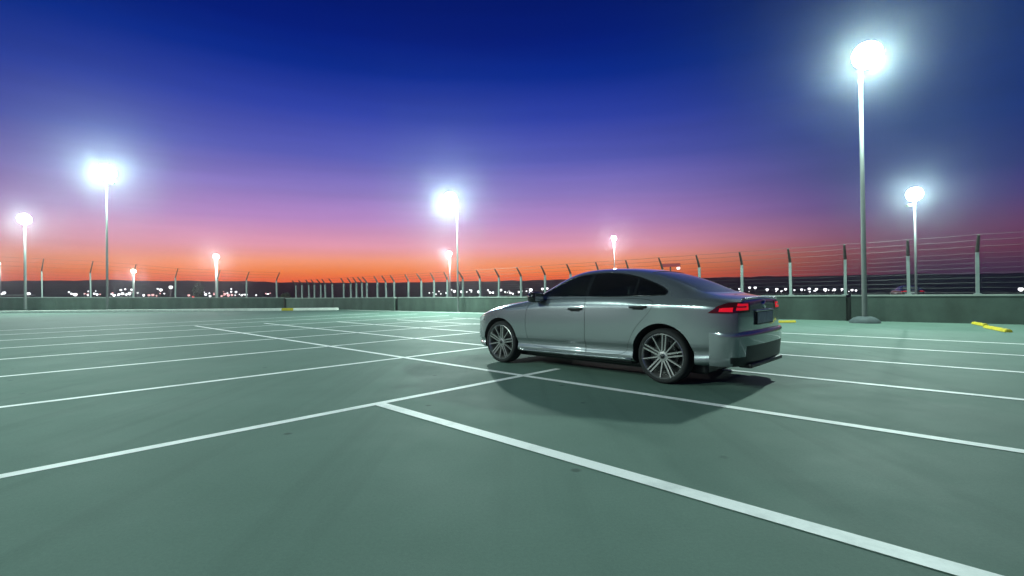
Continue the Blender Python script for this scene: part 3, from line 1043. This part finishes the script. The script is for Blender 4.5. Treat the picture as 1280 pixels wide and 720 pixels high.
def boolean(me, cutters, op='DIFFERENCE'):
    o = bpy.data.objects.new('t', me); COL.objects.link(o)
    for c in cutters:
        m = o.modifiers.new('b', 'BOOLEAN'); m.operation = op; m.object = c; m.solver = 'EXACT'
    r = ev(o); kill(o)
    return r


ST = [-.93, -.905, -.86, -.78, -.7, -.6, -.5, -.4, -.3, -.18, -.05, .1, .25, .42, .6, .8, 1.0, 1.2, 1.4, 1.55, 1.7, 1.85, 2.0, 2.12, 2.24, 2.36, 2.48, 2.6, 2.75, 2.9, 3.05, 3.18, 3.3, 3.4, 3.48, 3.54, 3.58]
bm = loft(ST, bulge=(0.045, 0.07))
cl = bm.edges.layers.float.new('crease_edge')
for e in bm.edges:
    a, b = e.verts
    if abs(a.co.x - b.co.x) > 1e-4:
        for v, w in ((a, b),):
            half = section(v.co.x)
            if abs(abs(v.co.y) - half[9][0]) < 1e-4 and abs(v.co.z - half[9][1]) < 1e-4: e[cl] = 0.55
            if abs(abs(v.co.y) - half[6][0]) < 1e-4 and abs(v.co.z - half[6][1]) < 1e-4: e[cl] = 0.5
            if abs(abs(v.co.y) - half[3][0]) < 1e-4 and abs(v.co.z - half[3][1]) < 1e-4: e[cl] = 0.3
    elif a.co.x < -.925 and b.co.x < -.925 and min(a.co.z, b.co.z) > .97 and abs(a.co.x + .93) < 1e-4 and abs(b.co.x + .93) < 1e-4:
        e[cl] = 0.7
tmp = temp(bm)
ss = tmp.modifiers.new('s', 'SUBSURF'); ss.levels = 2; ss.render_levels = 2
outer = ev(tmp); kill(tmp)
outer.polygons.foreach_set('use_smooth', [True] * len(outer.polygons))
ob = bmesh.new(); ob.from_mesh(outer)
OUT = BVHTree.FromBMesh(ob)

cav = temp(loft([-.5, -.35, -.15, .1, .3, .46, .6, .9, 1.2, 1.5, 1.7, 1.9, 2.1, 2.25, 2.34], 0.055, lambda x: .8 if x < .5 else .36))
DLO = smooth_poly([(2.04, 1.062), (1.75, 1.215), (1.52, 1.322), (1.32, 1.366), (1.0, 1.388), (.7, 1.372), (.4, 1.312), (.15, 1.225), (.0, 1.155), (-.045, 1.115), (-.01, 1.064)], 2, keep=(0,))


def side_prism(poly, sgn, lo=.35, hi=1.3):
    b = bmesh.new(); prism(b, poly, 'y', lo * sgn, hi * sgn)
    return temp(b)


def cyl(x, sgn, r):
    b = bmesh.new()
    rg = lathe(b, [(r, .5 * sgn), (r, 1.3 * sgn)], 56, 'y', (x, 0, .335))
    b.faces.new(rg[0]); b.faces.new(rg[1])
    return temp(b)


WB = 2.80
WS = smooth_poly([(1.73, .53), (2.05, .61), (2.40, .64), (2.47, .3), (2.485, 0), (2.47, -.3), (2.40, -.64), (2.05, -.61), (1.73, -.53), (1.70, -.2), (1.70, .2)], 1, keep=(0, 2, 6, 8))
RW = smooth_poly([(.31, .5), (-.05, .535), (-.42, .55), (-.45, .3), (-.46, 0), (-.45, -.3), (-.42, -.55), (-.05, -.535), (.31, -.5), (.335, -.2), (.335, .2)], 1, keep=(0, 2, 6, 8))
b = bmesh.new(); prism(b, WS, 'z', .9, 1.7); ws_c = temp(b)
b = bmesh.new(); prism(b, RW, 'z', .98, 1.7); rw_c = temp(b)
cut = [cav, ws_c, rw_c]
for sgn in (1, -1):
    cut.append(side_prism(DLO, sgn))
    cut += [cyl(0, sgn, .402), cyl(WB, sgn, .392)]
FD = smooth_poly([(1.136, .30), (1.136, 1.036), (2.10, 1.012), (2.2, .9), (2.24, .7), (2.2, .45), (2.08, .30)], 2, keep=(0, 1))
RD = smooth_poly([(1.124, .30), (1.124, 1.036), (.10, 1.04), (.11, .92), (.22, .80), (.36, .66), (.45, .48), (.52, .30)], 2, keep=(0, 1))


def grow(poly, d):
    n = len(poly); out = []
    cx = sum(p[0] for p in poly) / n; cy = sum(p[1] for p in poly) / n
    area = sum(poly[i][0] * poly[(i + 1) % n][1] - poly[(i + 1) % n][0] * poly[i][1] for i in range(n))
    sg = 1 if area > 0 else -1
    for i in range(n):
        a, p, c = Vector(poly[i - 1]), Vector(poly[i]), Vector(poly[(i + 1) % n])
        n1 = Vector(((p - a).y, -(p - a).x)).normalized() * sg
        n2 = Vector(((c - p).y, -(c - p).x)).normalized() * sg
        m = (n1 + n2)
        m = m.normalized() if m.length > 1e-6 else n1
        out.append(tuple(p + m * d))
    return out


doors_src = boolean(outer.copy(), [cav])
for sgn in (1, -1):
    for pl in (FD, RD):
        cut.append(side_prism(grow(pl, .005), sgn, .845 - .03))
shell = boolean(outer.copy(), cut)


def split_cut(me, m_out, m_in):
    """faces lying on the original outer skin keep the paint; cut faces take the dark inside material"""
    me.materials.clear(); me.materials.append(m_out); me.materials.append(m_in)
    for p in me.polygons:
        loc, nrm, idx, dist = OUT.find_nearest(p.center)
        on = dist is not None and dist < 6e-4 and abs(nrm.dot(p.normal)) > .9
        p.material_index = 0 if on else 1
        p.use_smooth = on
    return me


def finish(name, me, parent):
    me.name = name
    o = bpy.data.objects.new(name, me); COL.objects.link(o); o.parent = parent
    bm = bmesh.new(); bm.from_mesh(me)
    for e in bm.edges:
        if len(e.link_faces) == 2 and (e.link_faces[0].material_index != e.link_faces[1].material_index or e.calc_face_angle(0) > R(38)):
            e.smooth = False
    bm.to_mesh(me); bm.free()
    return o


def skin(poly, axis, lo, hi, shift, thick, name, m, parent, src=None):
    """the piece of the body skin inside a prism, moved out by shift and given a thickness inwards"""
    b = bmesh.new(); prism(b, poly, axis, lo, hi); c = temp(b)
    me = boolean((src or outer).copy(), [c], 'INTERSECT'); kill(c)
    bm = bmesh.new(); bm.from_mesh(me); bpy.data.meshes.remove(me)
    bad = []
    for f in bm.faces:
        loc, nrm, idx, dist = OUT.find_nearest(f.calc_center_median())
        if dist > 6e-4 or abs(nrm.dot(f.normal)) < .9: bad.append(f)
    bmesh.ops.delete(bm, geom=bad, context='FACES')
    nv = {}
    for v in bm.verts:
        loc, nrm, idx, dist = OUT.find_nearest(v.co)
        nv[v] = v.normal.copy() if v.normal.length > .5 else nrm
    faces = list(bm.faces)
    src_v = list(bm.verts)
    inner = {}
    for v in src_v:
        n_ = nv[v]
        o_ = v.co.copy()
        v.co = o_ + n_ * shift
        inner[v] = bm.verts.new(o_ + n_ * (shift - thick))
    be = [e for e in bm.edges if len(e.link_faces) == 1]
    for f in faces:
        f.smooth = True
        g = bm.faces.new([inner[v] for v in reversed(f.verts)])
        g.smooth = True
    for e in be:
        v, w = e.verts
        try: bm.faces.new((v, w, inner[w], inner[v]))
        except ValueError: pass
    bmesh.ops.recalc_face_normals(bm, faces=bm.faces)
    for e in bm.edges:
        if len(e.link_faces) == 2 and e.calc_face_angle(0) > R(40): e.smooth = False
    me = bpy.data.meshes.new(name)
    bm.to_mesh(me); bm.free()
    return link(name, me, m, parent)


car = empty('sedan', (0, 0, 0))
finish('body', split_cut(shell, MT['paint'], MT['inside']), car)

for sgn in (1, -1):
    for pl, rear, hx, hz_ in ((FD, False, 1.29, .888), (RD, True, .30, .928)):
        pr = side_prism(pl, sgn, .80)
        me = boolean(doors_src.copy(), [pr], 'INTERSECT'); kill(pr)
        d = finish('door', split_cut(me, MT['paint'], MT['inside']), car)
        loc, nrm, i_, dist = OUT.ray_cast(Vector((hx, 1.5 * sgn, hz_)), Vector((0, -sgn, 0)))
        b2 = bmesh.new()
        y = loc.y + .022 * sgn
        tube(b2, [(hx - .12, y - .018 * sgn, hz_ + .004), (hx - .1, y, hz_ + .006), (hx, y + .004 * sgn, hz_ + .004), (hx + .1, y, hz_), (hx + .12, y - .018 * sgn, hz_ - .002)], [.012, .015, .016, .015, .012], 10)
        bx(b2, (hx, y - .016 * sgn, hz_ - .012), (.15, .02, .035), bev=.005)
        build('handle', b2, MT['plastic'], d, True)

# glass
FW_ = [(2.04, 1.062), (1.75, 1.215), (1.52, 1.322), (1.32, 1.366), (1.16, 1.38), (1.16, 1.062)]


def clip(poly, x0, x1):
    out = poly
    for xc, keep in ((x0, lambda p: p[0] >= x0), (x1, lambda p: p[0] <= x1)):
        res = []
        n = len(out)
        for i in range(n):
            p, q = out[i], out[(i + 1) % n]
            if keep(p): res.append(p)
            if keep(p) != keep(q):
                t = (xc - p[0]) / (q[0] - p[0]); res.append((xc, p[1] + t * (q[1] - p[1])))
        out = res
    return out


for sgn in (1, -1):
    lo, hi = (.45, 1.3) if sgn > 0 else (-1.3, -.45)
    for x0, x1, nm in ((1.165, 2.2, 'side_window'), (.415, 1.10, 'side_window'), (-.2, .38, 'quarter_window')):
        skin(clip(DLO, x0, x1), 'y', lo, hi, -.006, .004, nm, MT['glass' if x0 > 1 else 'privacy'], car)
    for x0, x1 in ((1.10, 1.165), (.38, .415)):
        skin(clip(DLO, x0, x1), 'y', lo, hi, -.002, .03, 'pillar_trim', MT['gloss'], car)
    # thin dark surround of the windows
    pts = []
    for p in DLO + DLO[:1]:
        h_ = OUT.ray_cast(Vector((p[0], 1.5 * sgn, p[1])), Vector((0, -sgn, 0)))
        pts.append(h_[0])
    b2 = bmesh.new(); tube(b2, pts, .009, 6); build('window_trim', b2, MT['gloss'], car, True)
skin(WS, 'z', 1.0 - .09, 1.7, -.006, .004, 'windscreen', MT['glass'], car)
skin(RW, 'z', 1.0, 1.7, -.006, .004, 'rear_window', MT['back'], car)

# tail lights wrap the rear corners; headlights wrap the front
TL = [(-.585, .872), (-.70, .945), (-.80, .985), (-1.2, 1.0), (-1.2, .885), (-.8, .868)]
for sgn in (1, -1):
    lo, hi = (.44, 1.3) if sgn > 0 else (-1.3, -.44)
    t = skin(TL, 'y', lo, hi, .006, .02, 'tail_light', MT['redlens'], car)
    for pl, l2, h2 in (([(-.72, .888), (-.73, .925), (-.87, .93), (-.87, .886)], .6, 1.3),
                       ([(-.9, .945), (-.9, .972), (-1.2, .976), (-1.2, .95)], .49, .735), ([(-.9, .9), (-.9, .93), (-1.2, .932), (-1.2, .903)], .49, .75),
                       ([(-.9, .93), (-.9, .946), (-1.2, .951), (-1.2, .93)], .49, .53)):
        l_, h_ = (l2, h2) if sgn > 0 else (-h2, -l2)
        skin(pl, 'y', l_, h_, .009, .004, 'light_segment', MT['redlit'], t)
    HL = smooth_poly([(3.16, .73), (3.28, .775), (3.7, .70), (3.7, .615), (3.3, .645)], 1)
    lo, hi = (.33, 1.3) if sgn > 0 else (-1.3, -.33)
    skin(HL, 'y', lo, hi, .004, .02, 'headlight', MT['lamp_clear'], car)
GR = smooth_poly([(.30, .62), (.36, .5), (.28, .40), (-.28, .40), (-.36, .5), (-.30, .62)], 1)
skin(GR, 'x', 3.3, 3.9, .004, .03, 'grille', MT['plastic'], car)
skin([(.62, .36), (.5, .26), (-.5, .26), (-.62, .36)], 'x', 3.2, 3.9, .003, .03, 'air_intake', MT['plastic'], car)
# side skirt
for sgn in (1, -1):
    b2 = bmesh.new()
    pts = []
    for k in range(15):
        x = .42 + (2.36 - .42) * k / 14
        pts.append((x, (Wd(x) - .028) * sgn, zb(x) + .05))
    tube(b2, pts, .018, 8); build('side_skirt', b2, MT['paint'], car, True)

# rear bumper swept round the tail
def tail_path(off):
    P = []
    for k in range(14):
        x = -.60 - (.29) * k / 13
        P.append((x, Wd(x)))
    P += [(-.915, .715), (-.95, .62), (-.978, .45), (-.992, .2)]
    full = P + [(-.997, 0.0)] + [(x, -y) for x, y in reversed(P)]
    return full


path = tail_path(0)
prof = [(-.06, .285), (-.01, .275), (.012, .31), (.02, .38), (.034, .50), (.044, .60), (.044, .636), (.034, .652), (-.03, .656), (-.09, .66)]
bm = bmesh.new()
rows = []
n = len(path)
for i, (x, y) in enumerate(path):
    a = Vector(path[max(0, i - 1)]); c = Vector(path[min(n - 1, i + 1)])
    t = (c - a).normalized(); nn = Vector((-t.y, t.x))
    if nn.dot(Vector((x + .2, y))) < 0: nn = -nn
    ends = min(i, n - 1 - i) / 11
    w = min(1, ends)
    row = []
    for d, z in prof:
        dd = d * (0.25 + 0.75 * w) if d > 0 else d
        if d > 0: dd = .004 + (d - .004) * w
        zz = z + (1 - w) * 0.0
        row.append(bm.verts.new((x + nn.x * dd, y + nn.y * dd, zz)))
    rows.append(row)
for a, b in zip(rows, rows[1:]):
    for k in range(len(prof) - 1): bm.faces.new((a[k], a[k + 1], b[k + 1], b[k]))
bm.faces.new(rows[0]); bm.faces.new(list(reversed(rows[-1])))
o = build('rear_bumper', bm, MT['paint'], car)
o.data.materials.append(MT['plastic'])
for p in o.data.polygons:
    if p.center.z < .49 - .1 * max(0, abs(p.center.y) - .55) / .2 and p.center.x < -.86: p.material_index = 1  # black plastic paints in the shade of the unlit rear face
auto_smooth(o, 40)
# diffuser, exhaust tips, boot panel, badge, plate, reflectors
bm = bmesh.new()
bx(bm, (-.93, 0, .268), (.18, 1.12, .05), bev=.015)
build('diffuser', bm, MT['plastic'], car)
bm = bmesh.new()
bx(bm, (1.35, 0, .19), (3.6, 1.2, .13), bev=.03)
bx(bm, (1.4, 0, .225), (1.86, 1.5, .1), bev=.03)
build('underbody', bm, MT['plastic'], car)
b2 = bmesh.new(); bx(b2, (-.986, 0, .80), (.02, .54, .13), bev=.006); pl = build('number_plate', b2, MT['plate'], car)
b2 = bmesh.new(); bx(b2, (-.985, 0, .80), (.014, .58, .165), bev=.006); build('plate_frame', b2, MT['plastic'], pl)
b2 = bmesh.new(); bx(b2, (-.982, 0, .885), (.03, .62, .022), bev=.006); build('boot_handle_bar', b2, MT['chrome'], car)
b2 = bmesh.new()
lathe(b2, [(.0, .02), (.03, .022), (.046, .016), (.05, .0)], 28)
me = bpy.data.meshes.new('badge'); b2.to_mesh(me); b2.free()
me.transform(Matrix.Translation((-.972, 0, .955)) @ Matrix.Rotation(R(-90), 4, 'Y'))
link('badge', me, MT['chrome'], car, True)
b2 = bmesh.new()
pts = [(-.925 + .02 * (1 - (k / 7) ** 2) * -1, .60 * k / 7, 1.034 - .012 * (k / 7) ** 2) for k in range(-7, 8)]
tube(b2, pts, .016, 8); build('boot_lip', b2, MT['paint'], car, True)

# door mirrors
for sgn in (1, -1):
    b2 = bmesh.new()
    bx(b2, (0, 0, 0), (.13, .23, .15))
    bmesh.ops.subdivide_edges(b2, edges=b2.edges[:], cuts=2, use_grid_fill=True)
    for v in b2.verts:
        p = Vector((v.co.x / .065, v.co.y / .115, v.co.z / .075))
        q = p.normalized() * 1.12
        v.co = Vector((max(-.055, (p.x * .35 + q.x * .65) * .065 * (1.5 if p.x > 0 else 1)), (p.y * .4 + q.y * .6) * .115, (p.z * .45 + q.z * .55) * .075))
    bmesh.ops.translate(b2, vec=(1.93, .965 * sgn, 1.055), verts=b2.verts)
    m_ = build('mirror', b2, MT['gloss'], car, True)
    b2 = bmesh.new(); bx(b2, (1.872, .965 * sgn, 1.055), (.006, .18, .11), bev=.002); build('mirror_glass', b2, MT['chrome'], m_)
    b2 = bmesh.new(); tube(b2, [(1.96, .80 * sgn, 1.035), (1.95, .9 * sgn, 1.02)], [.035, .028], 8); build('mirror_arm', b2, MT['gloss'], m_)

# interior
def seat(x, y, w=.5):
    b2 = bmesh.new()
    bx(b2, (x, y, .5), (.52, w, .16), bev=.04)
    m_ = Matrix.Translation((x - .26, y, .62)) @ Matrix.Rotation(R(-14), 4, 'Y')
    bx(b2, (0, 0, .28), (.14, w * .94, .56), m_, bev=.05)
    s_ = build('seat', b2, MT['fabric'], car, True)
    b2 = bmesh.new()
    bx(b2, (0, 0, .66), (.1, .26, .17), m_, bev=.035)
    tube(b2, [m_ @ Vector((0, .06, .5)), m_ @ Vector((0, .06, .6))], .008, 6); tube(b2, [m_ @ Vector((0, -.06, .5)), m_ @ Vector((0, -.06, .6))], .008, 6)
    build('headrest', b2, MT['fabric'], s_, True)


seat(1.32, .38); seat(1.32, -.38)
b2 = bmesh.new(); bx(b2, (.28, 0, .88), (.16, 1.2, .36), Matrix.Translation((.28, 0, .88)) @ Matrix.Rotation(R(-18), 4, 'Y') @ Matrix.Translation((-.28, 0, -.88)), bev=.04)
bx(b2, (.55, 0, .52), (.5, 1.24, .2), bev=.04)
build('rear_bench', b2, MT['fabric'], car, True)
b2 = bmesh.new(); bx(b2, (2.12, 0, .84), (.36, 1.36, .2), bev=.05); build('dashboard', b2, MT['inside'], car, True)
b2 = bmesh.new()
ring = []
for k in range(29):
    a = 2 * PI * k / 28
    ring.append((1.86 - .07 * math.sin(a), .38 + .185 * math.cos(a), .92 + .17 * math.sin(a)))
tube(b2, ring, .015, 8, False)
tube(b2, [(2.02, .38, .88), (1.86, .38, .92)], .03, 8); tube(b2, [(1.86, .22, .92), (1.86, .54, .92)], .014, 6)
build('steering_wheel', b2, MT['plastic'], car, True)
b2 = bmesh.new(); bx(b2, (1.78, 0, 1.33), (.03, .2, .06), bev=.01); build('interior_mirror', b2, MT['plastic'], car)


# wheels
def wheel(x, sgn):
    yo = .868
    b2 = bmesh.new()
    # alloy: barrel, lip, hub, spokes (outer face looks towards +y, mirrored by sgn)
    lathe(b2, [(.258, -.20), (.246, -.17), (.246, -.05), (.258, -.014), (.268, -.002), (.275, -.006), (.275, -.02)], 64, 'y')
    lathe(b2, [(.0, -.016), (.028, -.016), (.034, -.022), (.062, -.026), (.066, -.05), (.066, -.09)], 24, 'y')
    for k in range(5):
        a0 = 2 * PI * k / 5 + PI / 2 + .12

        def spoke(aA, rA, aB, rB, w0, w1, d0, d1):
            pA = Vector((rA * math.cos(aA), 0, rA * math.sin(aA))); pB = Vector((rB * math.cos(aB), 0, rB * math.sin(aB)))
            t = (pB - pA).normalized(); s_ = Vector((-t.z, 0, t.x))
            vv = []
            for p, w, d in ((pA, w0, d0), (pA.lerp(pB, .5), (w0 + w1) / 2, (d0 + d1) / 2 - .003), (pB, w1, d1)):
                vv.append([b2.verts.new(p + s_ * w + Vector((0, d - .028, 0))), b2.verts.new(p + s_ * w * .72 + Vector((0, d, 0))), b2.verts.new(p - s_ * w * .72 + Vector((0, d, 0))), b2.verts.new(p - s_ * w + Vector((0, d - .028, 0)))])
            for q, r_ in zip(vv, vv[1:]):
                for i in range(3): b2.faces.new((q[i], q[i + 1], r_[i + 1], r_[i]))
                b2.faces.new((q[3], q[0], r_[0], r_[3]))
        for s2 in (-1, 1):
            spoke(a0 + s2 * .34, .052, a0 + s2 * .085, .264, .0145, .0115, -.024, -.008)         # main pair
            if s2 > 0: spoke(a0 + PI / 5, .05, a0 + PI / 5, .264, .012, .0095, -.026, -.009)   # single spoke between
    for v in b2.verts:
        v.co = Vector((v.co.x + x, (v.co.y + yo) * sgn, v.co.z + .335))
    w_ = build('wheel', b2, MT['alloy'], car); auto_smooth(w_, 30)
    b2 = bmesh.new()
    lathe(b2, [(.262, -.215), (.285, -.222), (.318, -.215), (.332, -.19), (.3355, -.15), (.3355, -.07), (.332, -.032), (.32, -.008), (.3, .002), (.28, -.002), (.268, -.012)], 72, 'y')
    for k in range(3):
        pass
    for v in b2.verts: v.co = Vector((v.co.x + x, (v.co.y + yo) * sgn, v.co.z + .335))
    build('tyre', b2, MT['tyre'], w_, True)
    b2 = bmesh.new()
    rg = lathe(b2, [(.06, -.10), (.165, -.10), (.168, -.11), (.168, -.13), (.06, -.13)], 40, 'y')
    lathe(b2, [(.0, -.15), (.25, -.15)], 32, 'y')
    for v in b2.verts: v.co = Vector((v.co.x + x, (v.co.y + yo) * sgn, v.co.z + .335))
    build('brake_disc', b2, MT['plastic'], w_)
    b2 = bmesh.new()
    rg = lathe(b2, [(.0, -.006), (.02, -.006), (.026, -.012), (.026, -.02)], 20, 'y')
    for v in b2.verts: v.co = Vector((v.co.x + x, (v.co.y + yo) * sgn, v.co.z + .335))
    build('hub_cap', b2, MT['alloy_dark'], w_, True)


for x in (0, WB):
    for sgn in (1, -1): wheel(x, sgn)
for c in cut: kill(c)
ob.free()

for ch in car.children:            # tuck the tail in a little
    if ch.data and ch.name.split('.')[0] not in ('wheel',):
        for o_ in [ch] + list(ch.children):
            if not o_.data: continue
            for v in o_.data.vertices:
                if v.co.x < -.45: v.co.x = -.45 + (v.co.x + .45) * .85
car.location = uv(2.88, 6.40)
car.rotation_euler = (0, 0, math.atan2(B.y, B.x))
tag(car, 'silver grey sedan with red tail lights parked alone in the painted bays', 'car')

# a second car beyond the right wall, seen only by its lit tail
c2 = copy_tree(car)
p = at(1159, 363.5, 44)
c2.location = (p.x - .2, p.y + 1.6, -.25 - .0)
c2.rotation_euler = (0, 0, math.atan2(p.y, p.x) + .25)
tag(c2, 'dark car with glowing red tail lights just beyond the right wall', 'car')
for ch in list(c2.children):
    if ch.data and ch.data.materials and ch.data.materials[0] == MT['paint']:
        ch.data = ch.data.copy(); ch.data.materials[0] = MT['paint_dark']
# the hard standing outside that carries it
bm = bmesh.new()
bx(bm, (0, 0, -.6), (16, 30, .7), Matrix.Translation((p.x + 7.5, p.y + 6, 0)) @ Matrix.Rotation(-R(38), 4, 'Z'))
HARD = bm

# ------------------------------------------------------------------ air
tag(build('pavement', HARD, MT['earth']), kind='structure')
if True:
    bm = bmesh.new()
    bx(bm, (0, 0, (LOW - 1.2 + 12.6) / 2), (530, 530, 12.6 - LOW + 1.2))
    hm = bpy.data.materials.new('evening haze'); hm.use_nodes = True
    nt = hm.node_tree
    nt.nodes.remove(nt.nodes['Principled BSDF'])
    pv = nt.nodes.new('ShaderNodeVolumePrincipled')
    pv.inputs['Density'].default_value = 0.0009
    pv.inputs['Color'].default_value = (0.76, 0.87, 1.0, 1)
    pv.inputs['Anisotropy'].default_value = 0.935
    nt.links.new(pv.outputs[0], nt.nodes['Material Output'].inputs['Volume'])
    tag(build('haze', bm, hm), kind='stuff')

# ------------------------------------------------------------------ render settings
vs = SC.view_settings
vs.view_transform = 'Standard'; vs.look = 'None'; vs.exposure = 0.0; vs.gamma = 1.0; vs.use_curve_mapping = False
cy = SC.cycles
cy.use_denoising = True
cy.max_bounces = 8; cy.diffuse_bounces = 3; cy.glossy_bounces = 4; cy.transparent_max_bounces = 12; cy.volume_bounces = 0
cy.sample_clamp_indirect = 4.0
cy.caustics_reflective = False; cy.caustics_refractive = False
